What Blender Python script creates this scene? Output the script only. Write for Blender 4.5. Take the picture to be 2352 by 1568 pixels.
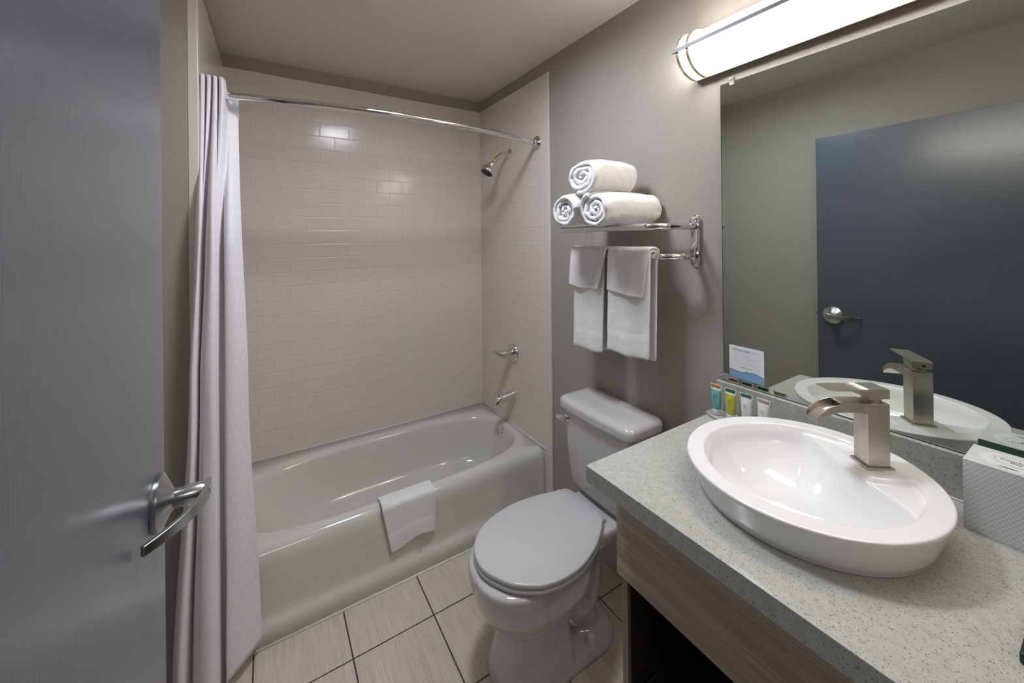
import bpy, bmesh, math, random
from math import sin, cos, pi, sqrt, radians, exp, floor as mfloor
from mathutils import Vector, Matrix, noise
random.seed(7)
for o in list(bpy.data.objects): bpy.data.objects.remove(o)
sc = bpy.context.scene
C = sc.collection

# ------------------------------------------------------------------ camera
HC = 1.4762
cam_d = bpy.data.cameras.new('camera'); cam = bpy.data.objects.new('camera', cam_d); C.objects.link(cam)
cam_d.sensor_fit = 'HORIZONTAL'; cam_d.sensor_width = 36.0
cam_d.lens = 36.0 * 901.003 / 2352.0
cam_d.shift_y = -(784.0 - 543.917) / 2352.0
cam_d.clip_start = 0.01
R = Vector((0.84688649, -0.53165249, -0.01135339)); U = Vector((0.00862934, -0.00760753, 0.99993383)); F = Vector((0.53170368, 0.84692843, 0.0018549))
m3 = Matrix((R, U, -F)).transposed()
cam.matrix_world = Matrix.Translation((0, 0, HC)) @ m3.to_4x4()
sc.camera = cam

# ------------------------------------------------------------------ light / exposure
sc.view_settings.view_transform = 'Standard'; sc.view_settings.look = 'None'
sc.view_settings.gamma = 1.0; sc.view_settings.use_curve_mapping = False
sc.view_settings.exposure = 1.35
w = bpy.data.worlds.new('world'); sc.world = w; w.use_nodes = True
w.node_tree.nodes['Background'].inputs[0].default_value = (0.75, 0.82, 1.0, 1)
w.node_tree.nodes['Background'].inputs[1].default_value = 0.02
VANITY_E = 6.3        # emission of the vanity diffuser
CEIL_E = 36.0         # emission of the ceiling light lens
def area_light(name, loc, rot, sx, sy, power, col):
    d = bpy.data.lights.new(name, 'AREA'); d.shape = 'RECTANGLE'; d.size = sx; d.size_y = sy; d.energy = power; d.color = col
    o = bpy.data.objects.new(name, d); o.location = loc; o.rotation_euler = rot; C.objects.link(o); return o
area_light('hall_fill', (0.1, -0.85, 2.3), (0, 0, 0), 0.5, 0.5, 2.0, (1.0, 0.93, 0.85))  # added low fill through the doorway, stands for no known fixture

XR = 1.2829; XL = -0.3149; YB = 2.4366; ZC = 2.4265; YN = -0.13

# ------------------------------------------------------------------ materials
class N:
    def __init__(s, name):
        s.m = bpy.data.materials.new(name); s.m.use_nodes = True; s.t = s.m.node_tree; s.b = s.t.nodes['Principled BSDF']
    def n(s, typ, **k):
        nd = s.t.nodes.new(typ)
        for a, v in k.items(): setattr(nd, a, v)
        return nd
    def l(s, a, b): s.t.links.new(a, b)
    def setv(s, **k):
        for a, v in k.items():
            s.b.inputs[a.replace('_', ' ')].default_value = (*v, 1) if isinstance(v, tuple) and len(v) == 3 else v
    def coord(s, kind='Object', scale=None, loc=None):
        tc = s.n('ShaderNodeTexCoord'); out = tc.outputs[kind]
        if scale or loc:
            mp = s.n('ShaderNodeMapping'); s.l(out, mp.inputs[0])
            if loc: mp.inputs[1].default_value = loc
            if scale: mp.inputs[3].default_value = scale
            out = mp.outputs[0]
        return out
    def noise(s, co, sc_, det=2.0, rough=0.5):
        q = s.n('ShaderNodeTexNoise'); s.l(co, q.inputs['Vector']); q.inputs['Scale'].default_value = sc_
        q.inputs['Detail'].default_value = det; q.inputs['Roughness'].default_value = rough; return q.outputs[0]
    def ramp(s, fac, stops):
        r = s.n('ShaderNodeValToRGB'); s.l(fac, r.inputs[0]); e = r.color_ramp.elements
        while len(e) < len(stops): e.new(0.5)
        for i, (p, c) in enumerate(stops): e[i].position = p; e[i].color = (*c, 1) if len(c) == 3 else c
        return r.outputs[0]
    def math(s, op, a, b=None, c=None, clamp=False):
        q = s.n('ShaderNodeMath', operation=op); q.use_clamp = clamp
        for i, v in enumerate((a, b, c)):
            if v is None: continue
            if isinstance(v, (int, float)): q.inputs[i].default_value = v
            else: s.l(v, q.inputs[i])
        return q.outputs[0]
    def mix(s, fac, a, b):
        q = s.n('ShaderNodeMix', data_type='RGBA')
        if isinstance(fac, (int, float)): q.inputs[0].default_value = fac
        else: s.l(fac, q.inputs[0])
        for i, v in ((6, a), (7, b)):
            if isinstance(v, tuple): q.inputs[i].default_value = (*v, 1)
            else: s.l(v, q.inputs[i])
        return q.outputs[2]
    def bump(s, h, strength=0.5, dist=0.001, normal=None):
        q = s.n('ShaderNodeBump'); q.inputs['Strength'].default_value = strength; q.inputs['Distance'].default_value = dist
        s.l(h, q.inputs['Height'])
        if normal: s.l(normal, q.inputs['Normal'])
        s.l(q.outputs[0], s.b.inputs['Normal']); return q.outputs[0]
    def sep(s, co):
        q = s.n('ShaderNodeSeparateXYZ'); s.l(co, q.inputs[0]); return q.outputs
    def comb(s, x, y, z=0.0):
        q = s.n('ShaderNodeCombineXYZ')
        for i, v in enumerate((x, y, z)):
            if isinstance(v, (int, float)): q.inputs[i].default_value = v
            else: s.l(v, q.inputs[i])
        return q.outputs[0]

def plain(name, col, rough=0.5, metal=0.0, spec=0.5, **k):
    a = N(name); a.setv(Base_Color=col, Roughness=rough, Metallic=metal); a.b.inputs['Specular IOR Level'].default_value = spec
    for q, v in k.items(): a.b.inputs[q.replace('_', ' ')].default_value = v
    return a.m
def paint(name, col, sc1=130.0, st=0.45, rough=0.55, dist=0.0015):
    a = N(name); a.setv(Base_Color=col, Roughness=rough); a.b.inputs['Specular IOR Level'].default_value = 0.35
    co = a.coord(); h = a.noise(co, sc1, 3.0, 0.55); h2 = a.ramp(h, [(0.35, (0, 0, 0)), (0.7, (1, 1, 1))])
    a.bump(h2, st, dist); return a.m
M = {}
M['wall'] = paint('taupe_wall_paint', (0.362, 0.335, 0.300), 240.0, 0.28, 0.5, 0.0018)
M['ceiling'] = paint('ceiling_paint', (0.70, 0.65, 0.62), 150, 0.3, 0.7)
M['trim'] = plain('surround_trim_gloss', (0.70, 0.67, 0.61), 0.25)
M['side_panel'] = plain('glossy_surround_panel', (0.70, 0.645, 0.585), 0.14)
M['caulk'] = plain('caulk', (0.72, 0.71, 0.66), 0.5)
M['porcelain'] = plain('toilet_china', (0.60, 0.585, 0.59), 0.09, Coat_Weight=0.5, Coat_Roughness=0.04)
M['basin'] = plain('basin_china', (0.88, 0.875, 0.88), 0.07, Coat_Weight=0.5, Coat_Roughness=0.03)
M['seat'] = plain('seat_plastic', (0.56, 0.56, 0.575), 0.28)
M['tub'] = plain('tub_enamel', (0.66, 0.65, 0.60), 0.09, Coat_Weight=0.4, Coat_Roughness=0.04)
M['chrome'] = plain('chrome', (0.78, 0.77, 0.76), 0.06, 1.0)
M['dark'] = plain('dark_rubber', (0.02, 0.02, 0.022), 0.4)
M['black'] = plain('dark_void', (0.006, 0.006, 0.007), 0.8)
M['white_plastic'] = plain('white_plastic', (0.80, 0.80, 0.79), 0.35)
M['clear'] = plain('clear_plastic', (0.92, 0.95, 0.95), 0.12, 0.0, 0.5, Transmission_Weight=0.72, IOR=1.3)
M['paper'] = plain('card_paper', (0.78, 0.80, 0.86), 0.35)
M['tape'] = plain('yellow_tape', (0.55, 0.42, 0.05), 0.5)
def brushed(name, col, rough, sx, sy, sz, bs=0.08):
    a = N(name); a.setv(Metallic=1.0, Roughness=rough)
    co = a.coord(scale=(sx, sy, sz)); h = a.noise(co, 1.0, 4.0, 0.6)
    co2 = a.coord(); p = a.noise(co2, 26.0, 3.0)
    c = a.mix(a.ramp(p, [(0.3, (0, 0, 0)), (0.7, (1, 1, 1))]), tuple(v * 0.80 for v in col), col); a.l(c, a.b.inputs['Base Color'])
    a.l(a.math('MULTIPLY_ADD', h, 0.22, rough - 0.09), a.b.inputs['Roughness'])
    a.bump(h, bs, 0.0006); return a.m
M['nickel'] = brushed('brushed_nickel', (0.62, 0.57, 0.50), 0.34, 900, 900, 22)
M['steel'] = plain('satin_steel', (0.56, 0.57, 0.58), 0.25, 1.0)
M['flap_cloth'] = plain('plain_white_cloth', (0.80, 0.78, 0.82), 0.7)
M['rod_metal'] = plain('rod_metal', (0.20, 0.205, 0.22), 0.5, 0.35)
M['lamp_metal'] = plain('lamp_satin_metal', (0.55, 0.47, 0.38), 0.38, 0.8)

def tile_mat(name, horiz, x0):
    a = N(name); co = a.coord(); s = a.sep(co)
    hx = s[0] if horiz == 'x' else s[1]
    W_, H_ = 0.1535, 0.0755
    v = a.math('DIVIDE', a.math('SUBTRACT', s[2], 1.529), H_)
    row = a.math('FLOOR', v)
    par = a.math('MULTIPLY', a.math('FLOORED_MODULO', row, 2.0), 0.5)
    u = a.math('ADD', a.math('DIVIDE', a.math('SUBTRACT', hx, x0), W_), par)
    du = a.math('PINGPONG', u, 0.5); dv = a.math('PINGPONG', v, 0.5)
    du = a.math('MULTIPLY', du, W_); dv = a.math('MULTIPLY', dv, H_)
    d = a.math('MINIMUM', du, dv)
    g = a.n('ShaderNodeMapRange'); a.l(d, g.inputs[0]); g.inputs[1].default_value = 0.0003; g.inputs[2].default_value = 0.0034
    g.interpolation_type = 'SMOOTHSTEP'
    wv = a.noise(co, 14.0, 2.0)
    hh = a.math('ADD', g.outputs[0], a.math('MULTIPLY', wv, 1.3))
    a.bump(hh, 0.6, 0.0013)
    c = a.mix(g.outputs[0], (0.70, 0.645, 0.585), (0.72, 0.665, 0.605)); a.l(c, a.b.inputs['Base Color'])
    a.setv(Roughness=0.17); a.b.inputs['Specular IOR Level'].default_value = 0.36
    return a.m
M['tile_x'] = tile_mat('surround_tile_back', 'x', 0.1858)
M['tile_y'] = tile_mat('surround_tile_side', 'y', 2.4366)

def floor_mat():
    a = N('linen_floor_tile'); co = a.coord(); s = a.sep(co)
    u = a.math('DIVIDE', a.math('SUBTRACT', s[0], -0.0495), 0.2980); v = a.math('DIVIDE', a.math('SUBTRACT', s[1], 1.4778), 0.3012)
    du = a.math('MULTIPLY', a.math('PINGPONG', u, 0.5), 0.298); dv = a.math('MULTIPLY', a.math('PINGPONG', v, 0.5), 0.3012)
    d = a.math('MINIMUM', du, dv)
    wob = a.math('MULTIPLY', a.math('SUBTRACT', a.noise(co, 60.0, 3.0), 0.5), 0.0012)
    g = a.n('ShaderNodeMapRange'); a.l(a.math('ADD', d, wob), g.inputs[0]); g.inputs[1].default_value = 0.0021; g.inputs[2].default_value = 0.0030
    tid = a.math('ADD', a.math('FLOOR', u), a.math('MULTIPLY', a.math('FLOOR', v), 7.3))
    st = a.noise(a.comb(a.math('MULTIPLY', s[0], 330.0), a.math('MULTIPLY', s[1], 7.0), tid), 1.0, 4.0, 0.65)
    st2 = a.noise(a.comb(a.math('MULTIPLY', s[0], 40.0), a.math('MULTIPLY', s[1], 3.0), tid), 1.0, 3.0)
    c1 = a.ramp(st, [(0.33, (0.43, 0.375, 0.29)), (0.5, (0.60, 0.54, 0.45)), (0.68, (0.72, 0.67, 0.58))])
    c2 = a.ramp(st2, [(0.3, (0.54, 0.49, 0.41)), (0.7, (0.70, 0.62, 0.51))])
    c = a.mix(0.4, c1, c2)
    gn = a.ramp(a.noise(co, 120.0, 3.0), [(0.4, (0.018, 0.020, 0.024)), (0.72, (0.11, 0.11, 0.11))])
    a.l(a.mix(g.outputs[0], gn, c), a.b.inputs['Base Color']); a.setv(Roughness=0.38)
    a.bump(a.math('ADD', g.outputs[0], a.math('MULTIPLY', st, 0.12)), 0.5, 0.0012); return a.m
M['floor'] = floor_mat()

def quartz():
    a = N('speckled_quartz'); co = a.coord()
    base = a.ramp(a.noise(co, 60.0, 3.0), [(0.3, (0.43, 0.435, 0.395)), (0.7, (0.50, 0.50, 0.46))])
    def specks(scale, th, warp):
        vo = a.n('ShaderNodeTexVoronoi'); mp = a.n('ShaderNodeMapping'); a.l(co, mp.inputs[0]); mp.inputs[3].default_value = (1, 0.62, 0.9); mp.inputs[2].default_value = (0.3, 0.2, 0.5)
        a.l(mp.outputs[0], vo.inputs['Vector']); vo.inputs['Scale'].default_value = scale
        sz = a.sep(vo.outputs['Color'])
        r = a.math('MULTIPLY', a.math('POWER', sz[0], 2.2), th)
        nz = a.math('MULTIPLY', a.math('SUBTRACT', a.noise(co, scale * 3.2, 2.0), 0.5), 0.5)
        return a.math('LESS_THAN', a.math('ADD', vo.outputs['Distance'], nz), r), sz[1]
    f1, t1 = specks(520.0, 0.46, 0)
    f2, t2 = specks(900.0, 0.36, 0)
    dark = a.ramp(t1, [(0.0, (0.07, 0.085, 0.075)), (1.0, (0.26, 0.29, 0.25))])
    c = a.mix(f1, base, dark); c = a.mix(a.math('MULTIPLY', f2, 0.6), c, (0.20, 0.23, 0.18))
    a.l(c, a.b.inputs['Base Color']); a.setv(Roughness=0.2); return a.m
M['quartz'] = quartz()

def wood(name, c0, c1, c2, axis='y', rough=0.45):
    a = N(name); co = a.coord(); s = a.sep(co)
    if axis == 'y': v = a.comb(a.math('MULTIPLY', s[2], 420.0), a.math('MULTIPLY', s[1], 2.2), a.math('MULTIPLY', s[0], 30.0)); v2 = a.comb(a.math('MULTIPLY', s[2], 22.0), a.math('MULTIPLY', s[1], 1.3), 0.0)
    else: v = a.comb(a.math('MULTIPLY', s[1], 420.0), a.math('MULTIPLY', s[2], 2.2), a.math('MULTIPLY', s[0], 420.0)); v2 = a.comb(a.math('MULTIPLY', s[1], 22.0), a.math('MULTIPLY', s[2], 1.3), 0.0)
    f = a.noise(v, 1.0, 3.0, 0.6); g = a.noise(v2, 1.0, 2.0)
    f = a.math('ADD', a.math('MULTIPLY', f, 0.45), a.math('MULTIPLY', g, 0.55))
    a.l(a.ramp(f, [(0.34, c0), (0.52, c1), (0.66, c2)]), a.b.inputs['Base Color']); a.setv(Roughness=rough)
    a.bump(f, 0.15, 0.0004); return a.m
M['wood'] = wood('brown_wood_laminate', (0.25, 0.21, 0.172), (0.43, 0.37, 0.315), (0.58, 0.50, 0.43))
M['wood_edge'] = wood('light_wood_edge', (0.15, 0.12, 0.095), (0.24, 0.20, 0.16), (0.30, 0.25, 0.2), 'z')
M['wood_shade'] = wood('shaded_wood_inside', (0.02, 0.015, 0.012), (0.035, 0.027, 0.022), (0.05, 0.04, 0.034), 'z', 0.6)  # near-black copy of the wood, cabinet interior shade put into the colour

def door_mat():
    a = N('slate_painted_wood'); co = a.coord(); s = a.sep(co)
    wv = a.math('MULTIPLY', a.noise(a.comb(0.0, a.math('MULTIPLY', s[1], 3.0), a.math('MULTIPLY', s[2], 1.2)), 1.0, 2.0), 14.0)
    v = a.comb(0.0, a.math('ADD', a.math('MULTIPLY', s[1], 210.0), wv), a.math('MULTIPLY', s[2], 11.0))
    f = a.noise(v, 1.0, 4.0, 0.65)
    k = a.ramp(f, [(0.33, (0, 0, 0)), (0.50, (1, 1, 1))])
    a.l(a.mix(k, (0.066, 0.077, 0.100), (0.077, 0.091, 0.120)), a.b.inputs['Base Color'])
    a.setv(Roughness=0.30, IOR=1.65); a.b.inputs['Coat Weight'].default_value = 0.55; a.b.inputs['Coat Roughness'].default_value = 0.22
    a.bump(a.math('ADD', k, a.math('MULTIPLY', f, 0.6)), 0.22, 0.0004); return a.m
M['door'] = door_mat()

def terry():
    a = N('white_terry_cloth'); co = a.coord(); uv = a.coord('UV'); s = a.sep(uv)
    n1 = a.noise(co, 520.0, 3.0, 0.75); n2 = a.noise(co, 120.0, 2.0)
    v = s[1]
    lines = None
    # smooth woven band near the hem (v = metres from the hem)
    band = a.math('MULTIPLY', a.math('GREATER_THAN', v, 0.062), a.math('LESS_THAN', v, 0.088))
    hem = a.math('LESS_THAN', v, 0.010)
    flat = a.math('MAXIMUM', band, hem)
    e1 = a.math('LESS_THAN', a.math('ABSOLUTE', a.math('SUBTRACT', v, 0.061)), 0.0016)
    e2 = a.math('LESS_THAN', a.math('ABSOLUTE', a.math('SUBTRACT', v, 0.089)), 0.0016)
    e3 = a.math('LESS_THAN', a.math('ABSOLUTE', a.math('SUBTRACT', v, 0.0115)), 0.0014)
    e = a.math('MAXIMUM', a.math('MAXIMUM', e1, e2), e3)
    h = a.math('ADD', a.math('MULTIPLY', n1, 1.0), a.math('MULTIPLY', n2, 0.8))
    h = a.math('MULTIPLY', h, a.math('SUBTRACT', 1.0, a.math('MULTIPLY', flat, 0.8)))
    h = a.math('SUBTRACT', h, a.math('MULTIPLY', e, 1.2))
    a.bump(h, 0.8, 0.0020)
    a.setv(Base_Color=(0.92, 0.91, 0.91), Roughness=0.95); a.b.inputs['Sheen Weight'].default_value = 0.4; a.b.inputs['Specular IOR Level'].default_value = 0.1
    return a.m
M['terry'] = terry()

def curtain_mat():
    a = N('white_dotted_curtain'); uv = a.coord('UV'); s = a.sep(uv)
    P, Q = 0.046, 0.042
    u = a.math('DIVIDE', s[0], P); v = a.math('DIVIDE', s[1], Q)
    row = a.math('FLOOR', v); par = a.math('MULTIPLY', a.math('FLOORED_MODULO', row, 2.0), 0.5)
    fu = a.math('ABSOLUTE', a.math('SUBTRACT', a.math('FRACT', a.math('ADD', u, par)), 0.5))
    fv = a.math('ABSOLUTE', a.math('SUBTRACT', a.math('FRACT', v), 0.5))
    dot = a.math('LESS_THAN', a.math('MAXIMUM', fu, fv), 0.15)
    wv = a.noise(a.coord(), 900.0, 2.0)
    a.l(a.mix(dot, (0.80, 0.77, 0.82), (0.855, 0.83, 0.865)), a.b.inputs['Base Color'])
    a.l(a.math('SUBTRACT', 0.62, a.math('MULTIPLY', dot, 0.25)), a.b.inputs['Roughness'])
    a.bump(wv, 0.1, 0.0004)
    a.b.inputs['Sheen Weight'].default_value = 0.2
    return a.m
M['curtain'] = curtain_mat()

def mirror_mat():
    a = N('mirror_glass'); a.setv(Base_Color=(0.655, 0.70, 0.66), Metallic=1.0, Roughness=0.0); return a.m
M['mirror'] = mirror_mat()
M['mirror_edge'] = plain('mirror_edge', (0.03, 0.045, 0.04), 0.2)
def emit(name, col, st):
    a = N(name); a.setv(Base_Color=(0.8, 0.8, 0.8), Roughness=0.4)
    a.b.inputs['Emission Color'].default_value = (*col, 1); a.b.inputs['Emission Strength'].default_value = st; return a.m
M['diffuser'] = emit('lit_acrylic_diffuser', (1.0, 0.935, 0.85), VANITY_E)
M['ceil_lens'] = emit('lit_ceiling_lens', (0.86, 0.91, 1.0), CEIL_E)

def box_pattern(name, c0, c1, ax):
    a = N(name); s = a.sep(a.coord()); h = s[1] if ax != 'y' else s[0]; vv = s[2] if ax != 'z' else s[0]
    u = a.math('DIVIDE', h, 0.0078); v = a.math('DIVIDE', vv, 0.0050)
    par = a.math('MULTIPLY', a.math('FLOORED_MODULO', a.math('FLOOR', v), 2.0), 0.5)
    fu = a.math('SUBTRACT', a.math('FRACT', a.math('ADD', u, par)), 0.5); fv = a.math('SUBTRACT', a.math('FRACT', v), 0.5)
    r = a.math('SQRT', a.math('ADD', a.math('POWER', a.math('ABSOLUTE', fu), 2.0), a.math('POWER', a.math('ABSOLUTE', a.math('MULTIPLY', fv, 0.95)), 2.0)))
    inn = a.math('LESS_THAN', r, 0.33); ring = a.math('MULTIPLY', a.math('GREATER_THAN', r, 0.40), a.math('LESS_THAN', r, 0.48))
    f = a.math('MAXIMUM', inn, a.math('MULTIPLY', ring, 0.7))
    a.l(a.mix(f, c0, c1), a.b.inputs['Base Color']); a.setv(Roughness=0.4); return a.m
M['box_side'] = box_pattern('tissue_box_grey_print', (0.60, 0.62, 0.635), (0.86, 0.88, 0.89), 'x')
M['box_top'] = box_pattern('tissue_box_white_print', (0.60, 0.62, 0.62), (0.74, 0.76, 0.76), 'z')
M['box_green'] = box_pattern('tissue_box_green_print', (0.14, 0.26, 0.22), (0.20, 0.34, 0.29), 'x')
M['print_white'] = plain('print_white', (0.80, 0.81, 0.81), 0.4)
M['print_teal'] = plain('print_teal', (0.35, 0.55, 0.60), 0.4)
M['print_black'] = plain('print_black', (0.03, 0.035, 0.04), 0.5)
M['print_grey'] = plain('print_grey', (0.42, 0.44, 0.48), 0.5)
M['print_pale'] = plain('print_pale_grey', (0.58, 0.60, 0.65), 0.5)
M['print_green'] = plain('print_dark_green', (0.02, 0.17, 0.08), 0.5)
M['print_lime'] = plain('print_pale_green', (0.52, 0.66, 0.50), 0.5)
M['print_lime2'] = plain('print_lime', (0.25, 0.48, 0.08), 0.5)
M['print_blue'] = plain('print_sea_blue', (0.22, 0.38, 0.60), 0.4)
M['print_deep'] = plain('print_deep_blue', (0.08, 0.20, 0.33), 0.4)

# ------------------------------------------------------------------ mesh helpers
class MB:
    def __init__(s): s.v = []; s.f = []; s.uv = None
    def add(s, vs, fs):
        o = len(s.v); s.v += [tuple(p) for p in vs]; s.f += [tuple(i + o for i in q) for q in fs]
    def box(s, x0, x1, y0, y1, z0, z1):
        s.add([(x, y, z) for z in (z0, z1) for y in (y0, y1) for x in (x0, x1)],
              [(0, 2, 3, 1), (4, 5, 7, 6), (0, 1, 5, 4), (2, 6, 7, 3), (0, 4, 6, 2), (1, 3, 7, 5)]); return s
    def loft(s, rings, cap0=True, cap1=True, closed=True):
        n = len(rings[0]); o = len(s.v)
        for r in rings: s.v += [tuple(p) for p in r]
        for k in range(len(rings) - 1):
            for i in range(n if closed else n - 1):
                j = (i + 1) % n; a = o + k * n
                s.f.append((a + i, a + j, a + n + j, a + n + i))
        if cap0: s.f.append(tuple(o + i for i in reversed(range(n))))
        if cap1: s.f.append(tuple(o + (len(rings) - 1) * n + i for i in range(n)))
        return s
    def tube(s, path, r, n=16, closed=False, cap=True, flat=None):
        P = [Vector(p) for p in path]; m = len(P); rs = r if isinstance(r, (list, tuple)) else [r] * m
        rings = []; up = None
        for i in range(m):
            if closed: t = (P[(i + 1) % m] - P[i - 1]).normalized()
            else: t = (P[min(i + 1, m - 1)] - P[max(i - 1, 0)]).normalized()
            if up is None:
                up = Vector((0, 0, 1)) if abs(t.z) < 0.9 else Vector((1, 0, 0))
            up = (up - t * up.dot(t)).normalized(); sd = t.cross(up)
            rings.append([P[i] + (up * cos(a) * (flat or 1.0) + sd * sin(a)) * rs[i] for a in [2 * pi * k / n for k in range(n)]])
        if closed:
            rings.append(rings[0]); return s.loft(rings, False, False)
        return s.loft(rings, cap, cap)
    def lathe(s, prof, org, ax, n=40, cap=True):
        ax = Vector(ax).normalized(); org = Vector(org)
        a = Vector((0, 0, 1)) if abs(ax.z) < 0.9 else Vector((1, 0, 0)); a = (a - ax * a.dot(ax)).normalized(); b = ax.cross(a)
        return s.loft([[org + ax * t + (a * cos(q) + b * sin(q)) * max(r, 1e-5) for q in [2 * pi * k / n for k in range(n)]] for r, t in prof], cap, cap)
    def prism(s, poly, z0, z1):
        return s.loft([[(x, y, z0) for x, y in poly], [(x, y, z1) for x, y in poly]])
def obj(name, mb, m, parent=None, smooth=False, bevel=0.0, seg=3, uv=None, auto=None):
    me = bpy.data.meshes.new(name); me.from_pydata(mb.v, [], mb.f); me.update()
    if uv:
        L = me.uv_layers.new(name='UVMap')
        for lp in me.loops: L.data[lp.index].uv = uv[lp.vertex_index]
    bm = bmesh.new(); bm.from_mesh(me); bmesh.ops.recalc_face_normals(bm, faces=bm.faces); bm.to_mesh(me); bm.free()
    me.materials.append(M[m] if isinstance(m, str) else m)
    o = bpy.data.objects.new(name, me); C.objects.link(o)
    if smooth:
        for p in me.polygons: p.use_smooth = True
        if auto is not None: me.set_sharp_from_angle(angle=radians(auto))
    if bevel:
        b = o.modifiers.new('bevel', 'BEVEL'); b.width = bevel; b.segments = seg; b.limit_method = 'ANGLE'; b.angle_limit = radians(35); b.harden_normals = True
        for p in me.polygons: p.use_smooth = True
    if parent: attach(o, parent)
    return o
def attach(o, parent):
    o.parent = parent; par = parent; T = Vector((0, 0, 0))
    while par: T += Vector(par.location); par = par.parent
    o.matrix_parent_inverse = Matrix.Translation(-T) if parent.type == 'EMPTY' else Matrix.Identity(4)
def tag(o, label, cat, group=None):
    o['label'] = label; o['category'] = cat
    if group: o['group'] = group
    return o
def thing(name, loc, label, cat, group=None):
    o = bpy.data.objects.new(name, None); o.location = loc; o.empty_display_size = 0.05; C.objects.link(o); return tag(o, label, cat, group)
def struct(name, mb, m, **k):
    o = obj(name, mb, m, **k); o['kind'] = 'structure'; return o
def crom(pts, n, closed=False):
    P = [Vector(p) for p in pts]; m = len(P); out = []
    segs = m if closed else m - 1
    for i in range(segs):
        if closed: a, b, c, d = P[(i - 1) % m], P[i], P[(i + 1) % m], P[(i + 2) % m]
        else: a, b, c, d = P[max(i - 1, 0)], P[i], P[i + 1], P[min(i + 2, m - 1)]
        for k in range(n):
            t = k / n
            out.append(0.5 * ((2 * b) + (c - a) * t + (2 * a - 5 * b + 4 * c - d) * t * t + (3 * b - a - 3 * c + d) * t ** 3))
    if not closed: out.append(P[-1])
    return out
def sst(a, b, x):
    t = min(1, max(0, (x - a) / (b - a))); return t * t * (3 - 2 * t)
def grid(nu, nv, fn):
    mb = MB(); mb.v = [tuple(fn(i / (nu - 1), j / (nv - 1))) for j in range(nv) for i in range(nu)]
    mb.f = [(j * nu + i, j * nu + i + 1, (j + 1) * nu + i + 1, (j + 1) * nu + i) for j in range(nv - 1) for i in range(nu - 1)]
    return mb
def mod(o, typ, **k):
    md = o.modifiers.new(typ.lower(), typ)
    for a, v in k.items(): setattr(md, a, v)
    return md
def text(name, body, size, m, mat4, parent, ext=0.0002, align='LEFT', sx=1.0):
    cu = bpy.data.curves.new(name, 'FONT'); cu.body = body; cu.size = size; cu.extrude = ext; cu.align_x = align
    t = bpy.data.objects.new(name, cu); C.objects.link(t)
    dg = bpy.context.evaluated_depsgraph_get(); me = bpy.data.meshes.new_from_object(t.evaluated_get(dg))
    bpy.data.objects.remove(t); me.transform(mat4 @ Matrix.Diagonal((sx, 1, 1, 1))); me.materials.clear(); me.materials.append(M[m])
    o = bpy.data.objects.new(name, me); C.objects.link(o); attach(o, parent); return o
def basis(org, ex, ey):
    ex = Vector(ex).normalized(); ey = Vector(ey).normalized(); ez = ex.cross(ey)
    return Matrix.Translation(org) @ Matrix((ex, ey, ez)).transposed().to_4x4()

# ------------------------------------------------------------------ room shell
struct('floor', MB().box(-1.3, 1.5, -1.6, 2.6, -0.08, 0.0), 'floor')
struct('ceiling', MB().box(-1.3, 1.5, -1.6, 2.6, ZC, ZC + 0.08), 'ceiling')
struct('wall_right', MB().box(XR, XR + 0.1, YN - 0.12, 2.55, 0, ZC), 'wall')
struct('wall_back', MB().box(-0.32, XR, 2.446, 2.55, 0, ZC), 'wall')
struct('wall_left', MB().box(XL - 0.1, XL, YN, 1.66, 0, ZC), 'wall')
struct('wall_alcove_left', MB().prism([(-0.415, 1.66), (-0.213, 1.66), (-0.199, 1.675), (-0.185, 2.446), (-0.415, 2.446)], 0, ZC), 'wall', bevel=0.006)
b = MB(); b.box(0.78, XR, YN - 0.12, YN, 0, ZC); b.box(-0.415, -0.20, YN - 0.12, YN, 0, ZC); b.box(-0.20, 0.78, YN - 0.12, YN, 2.06, ZC)
struct('wall_front', b, 'wall')
b = MB(); b.box(-1.3, -1.2, -1.6, YN - 0.12, 0, ZC); struct('wall_hall_left', b, 'wall')
struct('wall_hall_right', MB().box(1.4, 1.5, -1.6, YN - 0.12, 0, ZC), 'wall')
struct('wall_hall_back', MB().box(-1.2, 1.4, -1.6, -1.5, 0, ZC), 'wall')
struct('wall_hall_front', MB().box(-1.2, -0.415, YN - 0.12, YN - 0.02, 0, ZC), 'wall')
# tiled tub surround
ZS = 2.3533
struct('wall_tile_back', MB().box(-0.175, 1.2755, YB, 2.446, 0.31, ZS), 'tile_x')
struct('wall_tile_right', MB().box(1.2753, XR, 1.686, YB, 0.31, ZS), 'tile_y')
b = MB().box(1.2725, XR, 1.653, 1.700, 0.0, ZS); b.box(1.2727, XR, 1.700, 1.760, 0.0, 0.321)
struct('trim_1', b, 'trim', bevel=0.002)
struct('wall_tile_left', MB().prism([(-0.200, 1.69), (-0.1885, 1.69), (-0.1735, YB), (-0.186, YB)], 0.31, ZS), 'side_panel')
struct('trim_2', MB().box(-0.2145, -0.1865, 1.6585, 1.695, 0.0, ZC), 'trim', bevel=0.003)
struct('trim_3', MB().tube([(-0.18, 1.6895, 0.002), (1.272, 1.6895, 0.002)], 0.0055, 8), 'caulk', smooth=True)
b = MB(); b.tube([(-0.17, YB - 0.001, 0.331), (1.274, YB - 0.001, 0.331)], 0.004, 8); b.tube([(1.274, 1.70, 0.331), (1.274, YB, 0.331)], 0.004, 8)
struct('trim_4', b, 'caulk', smooth=True)
# door casing
b = MB(); b.box(-0.212, -0.155, YN, YN + 0.03, 0, 2.06)
struct('trim_5', b, 'trim')

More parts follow.
